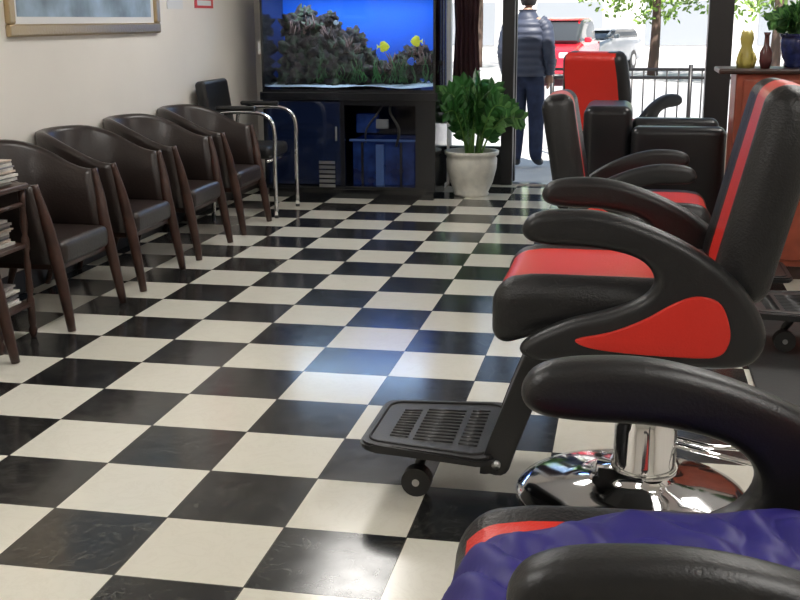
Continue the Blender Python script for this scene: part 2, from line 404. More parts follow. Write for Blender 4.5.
box('pump_box',(TX0+0.80,TY0+0.09,0.56),(TX0+0.98,TY0+0.2,0.72),M['sump'],e,0.01)
tube('hose_a',crom([(TX0+0.88,TY0+0.10,0.48),(TX0+0.9,TY0+0.06,0.6),(TX0+1.0,TY0+0.08,0.74),(TX0+1.05,TY0+0.1,0.83)],False,5),0.008,M['rubber'],e)
tube('hose_b',crom([(TX0+1.15,TY0+0.10,0.45),(TX0+1.18,TY0+0.06,0.6),(TX0+1.1,TY0+0.08,0.74),(TX0+1.12,TY0+0.1,0.83)],False,5),0.012,M['rubber'],e)
box('control_panel',(TX0+0.98,TY0+0.06,0.60),(TX0+1.09,TY0+0.09,0.68),mat('panel_grey',(0.12,0.13,0.15),0.4),e,0.008)
e=empty('aquarium')
ZT=1.74
box('floor_glass',(TX0,TY0,ZS),(TX1,TY1,ZS+0.02),M['tank_black'],e)
box('front_glass',(TX0+0.02,TY0,ZS+0.02),(TX1-0.02,TY0+0.01,ZT),M['tglass'],e)
box('left_glass',(TX0,TY0,ZS+0.02),(TX0+0.02,TY1,ZT),M['tank_black'],e)
box('right_glass',(TX1-0.012,TY0+0.02,ZS+0.02),(TX1,TY1,ZT),M['tglass'],e)
box('corner_post',(TX1-0.02,TY0,ZS+0.02),(TX1,TY0+0.02,ZT),M['tank_black'],e)
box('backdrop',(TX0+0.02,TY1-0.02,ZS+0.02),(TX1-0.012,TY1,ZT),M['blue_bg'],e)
box('hood',(TX0-0.01,TY0-0.01,ZT),(TX1+0.01,TY1,ZT+0.16),M['tank_black'],e,0.01)
M['tanklamp']=mat('tank_led',(1,1,1),0.5,emit=(0.55,0.75,1.0),estr=6)
box('led_bar',(TX0+0.15,TY0+0.22,ZT-0.03),(TX1-0.15,TY0+0.34,ZT-0.005),M['tanklamp'],e)
box('sensor_box',(TX0-0.035,TY0+0.02,1.22),(TX0,TY0+0.08,1.33),M['white'],e,0.006)
bm=bmesh.new(); NX,NY=50,18; g=[]
for i in range(NX+1):
    row=[]
    for j in range(NY+1):
        x=TX0+0.022+(TX1-TX0-0.036)*i/NX; y=TY0+0.012+(TY1-TY0-0.034)*j/NY
        row.append(bm.verts.new((x,y,ZS+0.042+0.03*noise.noise(Vector((x*3,y*3,0)))+0.03*j/NY)))
    g.append(row)
for i in range(NX):
    for j in range(NY): bm.faces.new((g[i][j],g[i+1][j],g[i+1][j+1],g[i][j+1]))
finish('sand',bm,mat('white_sand',(0.6,0.6,0.58),0.9,bump=0.5,bscale=150),e)
def blob(bm,c,r,seed,sub=3,amp=0.45,sc=(1,1,1)):
    res=bmesh.ops.create_icosphere(bm,subdivisions=sub,radius=1.0)
    for v in res['verts']:
        p=v.co.copy(); n=noise.fractal(p*2.2+Vector((seed,seed*2.1,0)),0.8,2.3,5)
        q=p*(1+amp*n); v.co=Vector((c[0]+q.x*r*sc[0],c[1]+q.y*r*sc[1],c[2]+q.z*r*sc[2]))
bm=bmesh.new()
for i,(x,y,z,r) in enumerate([(-2.90,9.66,1.02,.12),(-2.74,9.66,1.06,.15),(-2.88,9.70,1.22,.13),(-2.72,9.70,1.34,.14),(-2.88,9.75,1.44,.12),(-2.60,9.66,1.20,.14),(-2.50,9.62,1.05,.15),(-2.62,9.72,1.42,.12),(-2.42,9.66,1.22,.12),(-2.32,9.64,1.06,.13),(-2.52,9.72,1.34,.10),(-2.16,9.70,1.04,.11),(-2.00,9.68,1.03,.09),(-1.86,9.68,1.06,.11),(-1.80,9.72,1.20,.09),(-1.70,9.70,1.12,.10),(-1.92,9.72,1.15,.08),(-2.36,9.72,1.33,.09),(-2.78,9.72,1.54,.07),(-2.55,9.68,1.52,.05),(-2.24,9.70,1.18,.08)]):
    blob(bm,(x,y,z),r,i*3.3,4,0.8,(1,0.7,1))
rk,nt,b=new_mat('reef_rock')
tc=nt.nodes.new('ShaderNodeTexCoord'); n1=nt.nodes.new('ShaderNodeTexNoise'); n1.inputs['Scale'].default_value=14; n1.inputs['Detail'].default_value=8
nt.links.new(tc.outputs['Object'],n1.inputs['Vector']); r=nt.nodes.new('ShaderNodeValToRGB'); cr=r.color_ramp
cr.elements[0].position=0.38; cr.elements[0].color=(0.004,0.004,0.005,1); cr.elements[1].position=0.78; cr.elements[1].color=(0.16,0.12,0.07,1)
k=cr.elements.new(0.50); k.color=(0.045,0.02,0.015,1); k=cr.elements.new(0.60); k.color=(0.03,0.05,0.02,1)
nt.links.new(n1.outputs['Fac'],r.inputs['Fac']); nt.links.new(r.outputs['Color'],b.inputs['Base Color']); b.inputs['Roughness'].default_value=0.9
bp=nt.nodes.new('ShaderNodeBump'); bp.inputs['Distance'].default_value=0.03; nt.links.new(n1.outputs['Fac'],bp.inputs['Height']); nt.links.new(bp.outputs[0],b.inputs['Normal'])
finish('reef',bm,rk,e)
bm=bmesh.new()
for i in range(80):
    cx,cz=random.choice([(-2.75,1.50),(-2.6,1.42),(-2.35,1.30),(-2.45,1.34),(-1.80,1.28),(-1.95,1.20),(-2.05,1.12),(-2.85,1.46),(-1.72,1.20)])
    p0=Vector((cx+random.uniform(-.07,.07),9.58+random.uniform(0,.08),cz-0.07)); p1=p0+Vector((random.uniform(-.06,.06),random.uniform(-.03,.03),random.uniform(.05,.12)))
    tube_bm(bm,[p0,(p0+p1)/2+Vector((0.01,0,0)),p1],[0.010,0.008,0.003],6)
finish('coral',bm,mat('coral',(0.16,0.08,0.06),0.7,var=0.6,vscale=9),e)
bm=bmesh.new()
for i in range(90):
    cx=random.choice((-2.28,-2.1,-1.95,-1.66,-2.42,-1.85,-2.6))+random.uniform(-.06,.06); p0=Vector((cx,9.52+random.uniform(0,.06),0.98)); h_=random.uniform(.08,.26)
    pts=[p0+Vector((0.02*math.sin(k*1.1+i),0,h_*k/5)) for k in range(6)]
    tube_bm(bm,pts,[.009,.010,.009,.008,.006,.002],5,0,(1,.35))
finish('water_plants',bm,mat('water_plant',(0.05,0.15,0.03),0.6,var=0.5,vscale=9),e)
def fish(x,y,z,L,m,flip=1,nm='tang_fish'):
    bm=bmesh.new()
    N=10; rings=[]
    hs=[0.02,0.16,0.27,0.33,0.34,0.31,0.25,0.17,0.09,0.05]
    for i in range(N):
        xx=-0.5+0.85*i/(N-1); ring=[]
        for k in range(10):
            a=2*math.pi*k/10; ring.append(bm.verts.new((xx*L*flip,0.22*hs[i]*L*math.sin(a),hs[i]*L*math.cos(a))))
        rings.append(ring)
    for a,b in zip(rings,rings[1:]):
        for k in range(10): bm.faces.new((a[k],a[(k+1)%10],b[(k+1)%10],b[k]))
    bm.faces.new(rings[0]); bm.faces.new(rings[-1])
    def fin(ps):
        v=[bm.verts.new((p[0]*L*flip,0.002,p[1]*L)) for p in ps]; v2=[bm.verts.new((p[0]*L*flip,-0.002,p[1]*L)) for p in ps]
        bm.faces.new(v); bm.faces.new(list(reversed(v2)))
        for i in range(len(v)): j=(i+1)%len(v); bm.faces.new((v[i],v2[i],v2[j],v[j]))
    fin([(0.33,0.03),(0.52,0.2),(0.47,0),(0.52,-0.2),(0.33,-0.03)])
    fin([(-0.25,0.28),(-0.1,0.44),(0.2,0.38),(0.28,0.12)]); fin([(-0.15,-0.28),(0,-0.42),(0.2,-0.36),(0.28,-0.12)])
    o=finish('fish_body',bm,m,None); r_=empty(nm,(x,y,z),random.uniform(-.3,.3)); o.parent=r_
    for sy in (-1,1):
        bm=bmesh.new(); bmesh.ops.create_uvsphere(bm,u_segments=8,v_segments=6,radius=0.02*L*1.3); finish('eye',bm,M['rubber'],r_,loc=(-0.36*L*flip,sy*0.04*L,0.05*L))
    r_.parent=e
yel=mat('yellow_fish',(0.85,0.75,0.03),0.5,emit=(0.9,0.75,0.02),estr=0.2); blu=mat('blue_fish',(0.05,0.15,0.7),0.5)
fish(-2.05,9.50,1.28,0.11,yel,-1,'yellow_tang'); fish(-1.76,9.48,1.325,0.11,yel,1,'yellow_tang'); fish(-1.80,9.46,1.16,0.08,blu,1,'blue_fish')
fish(-2.45,9.46,1.48,0.05,M['white'],1,'white_fish')
e2=bpy.data.lights.new('tank_light','AREA'); e2.shape='RECTANGLE'; e2.size=1.2; e2.size_y=0.2; e2.energy=9; e2.color=(0.7,0.85,1.0)
o=bpy.data.objects.new('tank_light',e2); o.location=((TX0+TX1)/2,TY0+0.28,ZT-0.04); o.parent=e; COL.objects.link(o)

# ------------------------------------------------------------ potted plant
def potted_plant(name,x,y,z,pot_r,pot_h,h,nst,spread,leafL,m_pot,m_leaf,avoid_left=None,wid=0.26,arch=0.97,lp=0.6):
    e=empty(name,(x,y,z))
    pr=[(0,0),(pot_r*0.62,0),(pot_r*0.66,0.015),(pot_r*0.63,0.03),(pot_r*0.80,pot_h*0.3),(pot_r*0.93,pot_h*0.6),(pot_r*0.95,pot_h*0.82),(pot_r*0.9,pot_h*0.88),(pot_r*1.0,pot_h*0.92),(pot_r*1.02,pot_h),(pot_r*0.92,pot_h),(pot_r*0.86,pot_h*0.9),(0,pot_h*0.88)]
    lathe('pot',pr,m_pot,e)
    lathe('soil',[(0,pot_h*0.9),(pot_r*0.86,pot_h*0.895)],M['rubber'],e)
    bm=bmesh.new()
    for i in range(nst):
        a=2*math.pi*i*0.618+random.uniform(-.3,.3); sp=spread*math.sqrt((i+0.5)/nst); hh=h*random.uniform(0.8,1.0)*(1-0.42*(sp/spread)**2)
        dx,dy=math.cos(a)*sp,math.sin(a)*sp
        if avoid_left is not None and dx<avoid_left: dx=avoid_left*random.uniform(.6,1)
        p0=Vector((dx*0.2,dy*0.2,pot_h*0.85))
        pts=crom([p0,p0+Vector((dx*0.22,dy*0.22,hh*0.5)),p0+Vector((dx*0.55,dy*0.55,hh*0.88)),p0+Vector((dx*0.95,dy*0.95,hh*arch))],False,5)
        n=len(pts); tube_bm(bm,pts,[0.010*(1-0.75*j/n) for j in range(n)],6,0)
        for j in range(4,n):
            p=pts[j]; t=(pts[min(j+1,n-1)]-pts[j-1]).normalized(); side=t.cross(Vector((math.cos(a+1.3),math.sin(a+1.3),0.2))).normalized()
            for s in (-1,1):
                L=leafL*random.uniform(.75,1.15)*(0.75 if j>n-3 else 1); d=(side*s+t*0.6+Vector((random.uniform(-.3,.3),random.uniform(-.3,.3),random.uniform(-.3,.1)))).normalized(); wv=d.cross(side.cross(t)).normalized()*L*wid
                nrm=d.cross(wv).normalized()*L*0.08
                v=[bm.verts.new(q) for q in (p,p+d*L*0.3+wv*0.9-nrm,p+d*L*0.65+wv*0.8-nrm,p+d*L,p+d*L*0.65-wv*0.8-nrm,p+d*L*0.3-wv*0.9-nrm,p+d*L*0.5+nrm*0.3)]
                mi=1 if random.random()<lp else 2
                for (q,w_) in ((0,1),(1,2),(2,3),(3,4),(4,5),(5,0)):
                    f=bm.faces.new((v[6],v[q],v[w_])); f.material_index=mi
    finish('foliage',bm,[mat('stem_green',(0.12,0.25,0.05),0.5),m_leaf,M['leaf3']],e,smooth=False)
    return e
M['leaf']=mat('leaf_green',(0.035,0.13,0.03),0.30,var=0.4,vscale=6)
M['leaf2']=mat('leaf_dark',(0.03,0.11,0.03),0.4,var=0.4,vscale=6)
M['leaf3']=mat('leaf_light',(0.12,0.28,0.08),0.3,var=0.3,vscale=6)
M['pot']=mat('ceramic_pot',(0.66,0.64,0.57),0.3,bump=0.25,bscale=22,var=0.15,vscale=14)
potted_plant('potted_zz_plant',-1.32,9.74,0,0.235,0.39,0.78,22,0.38,0.125,M['pot'],M['leaf'],-0.22,0.32,0.88,0.7)
bm=bmesh.new(); NXc=40; g=[]
for i in range(NXc+1):
    t=i/NXc; x=-1.58+0.30*t; row=[]
    for j in range(13):
        z=0.75+1.6*j/12; w_=0.7+0.3*abs(j-5)/7
        row.append(bm.verts.new((-1.45+(x+1.43)*w_,10.28+0.025*math.sin(t*34+0.4*j*0.3),z)))
    g.append(row)
for i in range(NXc):
    for j in range(12): bm.faces.new((g[i][j],g[i+1][j],g[i+1][j+1],g[i][j+1]))
e=empty('curtain'); finish('cloth',bm,mat('maroon_cloth',(0.05,0.018,0.02),0.8,var=0.3,vscale=5),e)
tube('rod',[(-1.62,10.28,2.34),(-1.14,10.28,2.34)],0.012,M['steel'],e)

# ------------------------------------------------------------ barber chairs
def barber_chair(x,y,rz,lift=0.0,back_tilt=13,foot=True,z=0.0,red_rear=False):
    e=empty('barber_chair',(x,y,z),rz); dz=lift
    lathe('base_disc',[(0,0),(0.36,0),(0.37,0.006),(0.365,0.014),(0.33,0.024),(0.22,0.040),(0.14,0.058),(0.115,0.075),(0.11,0.10),(0,0.10)],M['chrome'],e,64,loc=(-0.04,0,0))
    lathe('column',[(0.105,0.09),(0.108,0.12),(0.10,0.13),(0.098,0.24),(0.09,0.25),(0.085,0.33),(0.062,0.335),(0.062,0.53+dz),(0,0.53+dz)],M['chrome'],e,40)
    box('seat_frame',(-0.22,-0.24,0.52+dz),(0.22,0.24,0.60+dz),M['plastic_b'],e,0.02)
    for k,(yy,zz) in enumerate(((-0.03,0.15),(0.03,0.20))):
        tube('pump_lever_%d'%k,[(0.05,yy,0.20),(0.20,yy,0.17),(0.44,yy-0.02,zz-0.02)],0.009,M['chrome'],e)
    def sm(c,n): return 1 if (abs(c.y)<0.195 and c.x>-0.33 and (n.z>0.5)) else 0
    def sd(c):
        t=max(0,(-c.x-0.20)/0.15)
        zz=c.z+0.012*math.exp(-((abs(c.y)-0.235)/0.035)**2)*(1 if c.z>0 else 0)
        zz-=0.028*t*t if c.z>0 else 0.05*t
        return (c.x,c.y,zz)
    rbox('seat_cushion',(0.70,0.57,0.17),0.065,(-0.12,0,0.677+dz),[M['leather_b'],M['leather_r']],e,matfn=sm,deform=sd,n=12,k=5,cuts={1:[-0.195,0.195]})
    rw=0.24 if red_rear else 0.15
    def bmf(c,n): return 1 if (abs(c.y)<(rw if n.x>0.3 else 0.15) and (n.x<-0.3 or (red_rear and n.x>0.3) or (n.z>0.3 and c.x<0.05))) else 0
    def bd(c):
        xx=c.x
        if c.x<0: xx-=0.018*math.exp(-((abs(c.y)-0.225)/0.045)**2)
        w_=1.0-0.10*max(0,c.z/0.32)**2
        return (xx,c.y*w_,c.z)
    rbox('backrest',(0.15,0.57,0.62),0.065,(0.302,0,1.012+dz),[M['leather_b'],M['leather_r']],e,rot=(0,R(back_tilt),0),matfn=bmf,deform=bd,n=12,k=5,cuts={1:[-0.15,0.15]})
    arm=[(-.375,.937),(-.35,.975),(-.28,.992),(-.157,.99),(-.02,.953),(.12,.885),(.235,.79),(.30,.68),(.29,.60),(.22,.56),(0,.553),(-.2,.560),(-.33,.555),(-.375,.585),(-.335,.628),(-.24,.675),(-.12,.712),(-.03,.755),(-.005,.81),(-.05,.862),(-.157,.888),(-.29,.893),(-.355,.905)]
    ins=[(-.213,.630),(-.12,.655),(-.03,.695),(.05,.745),(.11,.768),(.17,.755),(.20,.70),(.205,.64),(.17,.597),(.05,.592),(-.1,.597),(-.185,.608)]
    for s,nm in ((-1,'near'),(1,'far')):
        slab('side_arm_'+nm,[(a,b-.01+dz) for a,b in arm],s*0.292,s*0.372,M['plastic_b'],e,bev=0.03,sub=5,res=4)
        slab('side_inset_'+nm,[(a,b-.01+dz) for a,b in ins],s*0.362,s*0.380,M['leather_r'],e,bev=0.006,sub=5)
    zf=0.165+max(dz,0)*0.5
    for s in (-1,1):
        slab('foot_bar',[(-.27,.60+dz),(-.34,.60+dz),(-.37,.52+dz),(-.50,zf+0.0),(-.47,zf-0.035),(-.42,zf-0.03),(-.39,zf+0.05),(-.29,.50+dz)],s*0.22-0.014,s*0.22+0.014,M['plastic_b'],e,bev=0.008,sub=3)
        tube('bolt',[( -.45,s*0.205,zf-0.0),(-.45,s*0.245,zf-0.0)],0.014,M['steel'],e)
    slab('calf_pad',[(-.30,.57+dz),(-.34,.57+dz),(-.47,zf+0.08),(-.44,zf+0.06)],-0.205,0.205,M['plastic_b'],e,bev=0.008,sub=3)
    pl=[]
    for (cx,cy,a0) in ((-.51,.215,0),(-.84,.175,90),(-.84,-.155,180),(-.51,-.215,270)):
        for i in range(6):
            a=R(a0+90*i/5); pl.append((cx+0.06*math.cos(a),cy+0.06*math.sin(a)))
    bm=bmesh.new(); v=[bm.verts.new((p[0],p[1],0)) for p in pl]; f=bm.faces.new(v)
    r_=bmesh.ops.extrude_face_region(bm,geom=[f])
    for q in r_['geom']:
        if isinstance(q,bmesh.types.BMVert): q.co.z+=0.028
    bmesh.ops.bevel(bm,geom=[ed for ed in bm.edges if abs(ed.verts[0].co.z-ed.verts[1].co.z)<1e-5],offset=0.008,segments=2,affect='EDGES')
    finish('footrest',bm,M['plastic_b'],e,smooth=False,loc=(0,0,zf))
    bm=bmesh.new()
    rim=[((-.675)+(p[0]+.675)*0.88,p[1]*0.86,zf+0.029) for p in pl]; rim.append(rim[0])
    tube_bm(bm,rim,0.005,6)
    for i in range(11):
        yy=-1+2*i/10
        for (xa,xb,wa) in ((-.81,-.75,.125),(-.73,-.60,.145),(-.58,-.52,.16)):
            tube_bm(bm,[(xa,yy*wa*.97,zf+.027),(xb,yy*wa*1.03,zf+.027)],0.0055,6)
    finish('footrest_ribs',bm,M['plastic_b'],e)
    if foot:
        tube('caster_wheel',[(-.72,-0.155,0.048),(-.72,-0.105,0.048)],[0.048,0.048],M['rubber'],e,24,smooth=False)
        tube('caster_hub',[(-.72,-0.158,0.048),(-.72,-0.102,0.048)],[0.012,0.012],M['steel'],e,16,smooth=False)
        tube('caster_fork',crom([(-.72,-0.096,0.048),(-.715,-0.094,0.10),(-.70,-0.11,0.13),(-.68,-0.11,zf+0.002)],False,4),0.018,M['plastic_b'],e)
    return e
c_main=barber_chair(0.10,3.46,R(-0.5))
c_near=barber_chair(0.25,1.40,R(4.0),0.0)
c3=barber_chair(-0.02,6.15,R(180),-0.20,10)
c4=barber_chair(-0.08,9.15,R(-122),-0.06,10,red_rear=True)
c5=barber_chair(1.46,5.35,R(3),-0.05,z=0.017)

# cape draped over the near chair
bm=bmesh.new(); NX,NY=90,70; g=[]
for i in range(NX+1):
    row=[]
    for j in range(NY+1):
        s=i/NX; t=j/NY
        x=-0.27+0.63*s
        yfar=1.385+0.24*(1-(1-min(1,s*1.15))**2)+0.012*math.sin(s*17); y=1.13+(yfar-1.13)*t
        edge=min(1,min(t,1-t)*7)
        f=noise.noise(Vector((x*6,y*7,0.3)))*0.018+abs(noise.noise(Vector((x*13+y*9,y*7-x*4,2.0))))*0.045
        top=0.780+(0.006+f)*edge+0.012*s*edge
        xx=x
        if s<0.20:
            q=(0.20-s)/0.20; top-=0.19*q**1.9; xx=x+0.05*q-0.03*math.sin(q*math.pi*0.6)
        row.append(bm.verts.new((xx,y,top)))
    g.append(row)
for i in range(NX):
    for j in range(NY): bm.faces.new((g[i][j],g[i+1][j],g[i+1][j+1],g[i][j+1]))
o=finish('cape_cloth',bm,mat('purple_cape',(0.024,0.018,0.19),0.5,bump=0.1,bscale=30),None)
sd_=o.modifiers.new('sol','SOLIDIFY'); sd_.thickness=0.004; sd_.offset=1
e=empty('barber_cape'); o.parent=e

rbox('floor_mat',(1.9,2.0,0.016),0.007,(1.52,5.35,0.0085),M['rubber'])

# ------------------------------------------------------------ leather lounge chair further back
e=empty('leather_armchair',(-0.03,0,0))
rbox('backrest',(0.31,0.62,0.72),0.06,(-0.09,7.62,0.60),M['leather_b2'],e)
rbox('arm_near',(0.58,0.17,0.62),0.05,(0.35,7.30,0.53),M['leather_b2'],e)
rbox('arm_far',(0.58,0.17,0.62),0.05,(0.35,7.94,0.53),M['leather_b2'],e)
rbox('seat',(0.56,0.46,0.34),0.05,(0.34,7.62,0.38),M['leather_b2'],e)
box('base',(-0.22,7.24,0.06),(0.60,8.0,0.24),M['leather_b2'],e,0.02)
for xx in (-0.18,0.56):
    for yy in (7.28,7.96): lathe('foot',[(0,0),(0.025,0),(0.03,0.07),(0,0.07)],M['chrome'],e,16,loc=(xx,yy,0))

# ------------------------------------------------------------ wooden cabinet with ornaments
e=empty('wooden_cabinet')
cx0,cx1,cy0,cy1,ch=0.60,2.1,6.75,7.10,1.22
box('body',(cx0,cy0,0.08),(cx1,cy1,ch-0.03),M['wood_r'],e,0.008)
box('plinth',(cx0+0.03,cy0+0.03,0),(cx1-0.03,cy1,0.08),M['wood_d'],e)
box('top',(cx0-0.10,cy0-0.04,ch-0.03),(cx1+0.03,cy1+0.02,ch),M['wood_d'],e,0.01)
for i in range(3):
    xa=cx0+0.04+i*0.48
    box('door_panel_%d'%i,(xa,cy0-0.018,0.12),(xa+0.44,cy0,0.72),M['wood_r'],e,0.008)
    box('drawer_%d'%i,(xa,cy0-0.018,0.76),(xa+0.44,cy0,1.16),M['wood_r'],e,0.008)
    lathe('knob_%d'%i,[(0,0),(0.012,0),(0.018,0.02),(0,0.028)],M['gold'],e,14,loc=(xa+0.22,cy0-0.018,0.96),rot=(R(90),0,0))
potted_plant('potted_plant',0.94,6.95,ch,0.095,0.19,0.20,22,0.16,0.07,mat('blue_pot',(0.02,0.03,0.12),0.2,var=0.6,vscale=25),M['leaf2'],None,0.3,0.8)
potted_plant('potted_plant',1.45,6.93,ch,0.09,0.17,0.24,18,0.18,0.08,mat('dark_pot',(0.03,0.02,0.02),0.2),M['leaf2'],None,0.3,0.8)
e=empty('cat_figurine',(0.66,6.90,ch))
fg=mat('gold_ceramic',(0.50,0.42,0.10),0.3)
lathe('body',[(0,0),(0.05,0),(0.055,0.03),(0.045,0.08),(0.03,0.12),(0.035,0.14),(0.04,0.165),(0.033,0.19),(0.015,0.205),(0,0.207)],fg,e,20)
for s in (-1,1):
    lathe('ear_%d'%(s+1),[(0.014,0),(0.0,0.03)],fg,e,8,loc=(0.022*s,0,0.19))
    tube('paw_%d'%(s+1),[(0.035*s,-0.03,0.08),(0.045*s,-0.05,0.05),(0.035*s,-0.055,0.01)],0.012,fg,e)
lathe('vase',[(0,0),(0.025,0),(0.035,0.04),(0.035,0.09),(0.015,0.13),(0.013,0.18),(0.02,0.20),(0.015,0.20),(0.010,0.16),(0,0.1)],mat('dark_vase',(0.10,0.03,0.03),0.15),None,24,loc=(0.755,6.77,ch))

# ------------------------------------------------------------ outside
M['conc']=mat('concrete',(0.66,0.64,0.61),0.9,bump=0.15,bscale=20,var=0.1,vscale=2)
M['asph']=mat('asphalt',(0.5,0.49,0.49),0.95,bump=0.2,bscale=60,var=0.1,vscale=1)
SZ=-0.25
box('sidewalk',(-14,YF+0.06,-0.12),(14,14.2,-0.01),M['conc'])
box('street',(-40,14.2,SZ-0.2),(40,60,SZ),M['asph'])
box('street_curb',(-14,14.2,SZ),(14,14.4,-0.03),M['conc'])
e=empty('metal_fence',(0,0,0)); bm=bmesh.new(); fx0,fx1,fy=-0.85,4.2,13.0
for z in (0.14,0.86,0.95): tube_bm(bm,[(fx0,fy,z),(fx1,fy,z)],0.018,8)
n=int((fx1-fx0)/0.125)
for i in range(n+1):
    x=fx0+(fx1-fx0)*i/n; r_=0.025 if i%12==0 else 0.009
    tube_bm(bm,[(x,fy,-0.01 if i%12==0 else 0.12),(x,fy,1.0 if i%12==0 else 0.95)],r_,8)
finish('rails',bm,M['black_trim'],e)
def car(name,x,y,z,rz,col,L=4.6,W=1.85,H=1.75):
    e=empty(name,(x,y,z),rz); pm=mat(name+'_paint',col,0.25,coat=0.8); gm=mat('car_glass',(0.05,0.055,0.06),0.05)
    h=L/2
    body=[(-h,.45),(-h+.02,.75),(-h+.15,.95),(-h+1.1,1.08),(-h+1.6,1.12),(h-.3,1.12),(h-.05,1.0),(h,.6),(h-.1,.32),(0,.28),(-h+.15,.30)]
    slab('body',body,-W/2,W/2,pm,e,bev=0.14,sub=4,res=4)
    cab=[(-h+1.15,1.05),(-h+1.75,H-.10),(-h+2.1,H),(h-.9,H),(h-.35,1.4),(h-.2,1.05)]
    slab('greenhouse',cab,-W/2+.12,W/2-.12,gm,e,bev=0.12,sub=4,res=3)
    slab('roof',[(-h+1.85,H-.07),(-h+2.15,H+.015),(h-.95,H+.015),(h-.65,H-.08)],-W/2+.17,W/2-.17,pm,e,bev=0.03,sub=3)
    for s in (-1,1):
        for xx in (-h+.9,h-.9):
            tube('wheel',[(xx,s*(W/2-.24),.345),(xx,s*(W/2+.005),.345)],[.34,.34],M['rubber'],e,28,smooth=False)
            tube('rim',[(xx,s*(W/2-.1),.345),(xx,s*(W/2+.015),.345)],[.2,.2],M['steel'],e,20,smooth=False)
        rbox('headlight',(.10,.36,.16),.05,(-h+.05,s*(W/2-.32),.80),M['white'],e,n=3)
        rbox('mirror',(.12,.2,.14),.05,(-h+1.55,s*(W/2+.06),1.18),pm,e,n=2)
        tube('pillar',[(-h+1.2,s*(W/2-.2),1.1),(-h+1.85,s*(W/2-.24),H-.04)],.04,pm,e)
    rbox('grille',(.06,.9,.22),.03,(-h+.01,0,.62),M['black_trim'],e,n=3)
    box('plate',(-h-.04,-.2,.38),(-h-.0,.2,.5),M['white'],e)
    return e
car('red_car',-2.1,33,SZ+0.005,R(84),(0.65,0.02,0.04),4.6,1.95,1.75)
car('silver_car',-1.15,40,SZ+0.005,R(72),(0.30,0.32,0.35),4.5,1.8,1.4)
car('silver_car',7.5,38,SZ+0.005,R(20),(0.5,0.5,0.5),4.5,1.8,1.5)
def tree(x,y,z,h,cr_,seed,low):
    e=empty('street_tree',(x,y,z)); rnd=random.Random(seed)
    tube('trunk',crom([(0,0,0.02),(0.05,0,h*0.3),(-0.03,0.05,h*0.6),(0.05,0,h*0.85)],False,5),[0.17-0.008*i for i in range(16)],mat('bark',(0.12,0.08,0.06),0.9,bump=0.4,bscale=20),e)
    bm=bmesh.new()
    for i in range(7):
        a=rnd.uniform(0,6.28); tube_bm(bm,crom([(0,0,h*0.4),(math.cos(a)*cr_*.4,math.sin(a)*cr_*.4,h*0.6),(math.cos(a)*cr_*.8,math.sin(a)*cr_*.8,h*.72)],False,4),[.07-.007*k for k in range(9)],6)
    finish('branches',bm,M['wood_d'],e)
    bm=bmesh.new()
    for i in range(6500):
        a=rnd.uniform(0,6.28); b_=math.acos(rnd.uniform(-1,1)); rr=cr_*rnd.uniform(0.55,1.0)
        p=Vector((rr*math.cos(a)*math.sin(b_),rr*math.sin(a)*math.sin(b_),low+(h-low)*0.5+(h-low)*0.5*math.cos(b_)*rr/cr_))
        if noise.noise(p*0.9+Vector((seed,0,0)))<-0.12: continue
        d=Vector((rnd.uniform(-1,1),rnd.uniform(-1,1),rnd.uniform(-1,1))).normalized(); s_=d.orthogonal().normalized(); L=rnd.uniform(.12,.25)
        v=[bm.verts.new(q) for q in (p,p+d*L*.5+s_*L*.3,p+d*L,p+d*L*.5-s_*L*.3)]; bm.faces.new(v)
    finish('leaves',bm,mat('tree_leaf',(0.26,0.42,0.08),0.6,var=0.5,vscale=2),e,smooth=False)
TZ=SZ+0.02
tree(0.7,36,TZ,6,3.2,1,1.55); tree(3.9,33,TZ,6,3.0,2,1.6); tree(8.2,30,TZ,7,3.0,3,1.8); tree(-5.5,42,TZ,8,3.5,4,2.6)
e=empty('street_building'); 
bw=mat('building_wall',(0.82,0.80,0.78),0.8,var=0.05)
box('facade',(-30,50,SZ),(30,54,6.0),bw,e)
for i in range(12): box('shop_window_%d'%i,(-27+i*4.6,49.95,0.4),(-24.2+i*4.6,50,2.2),mat('far_glass',(0.35,0.37,0.40),0.3),e)
tube('street_pole',[(2.0,15.5,SZ+0.003),(2.0,15.5,5)],0.05,M['steel'])

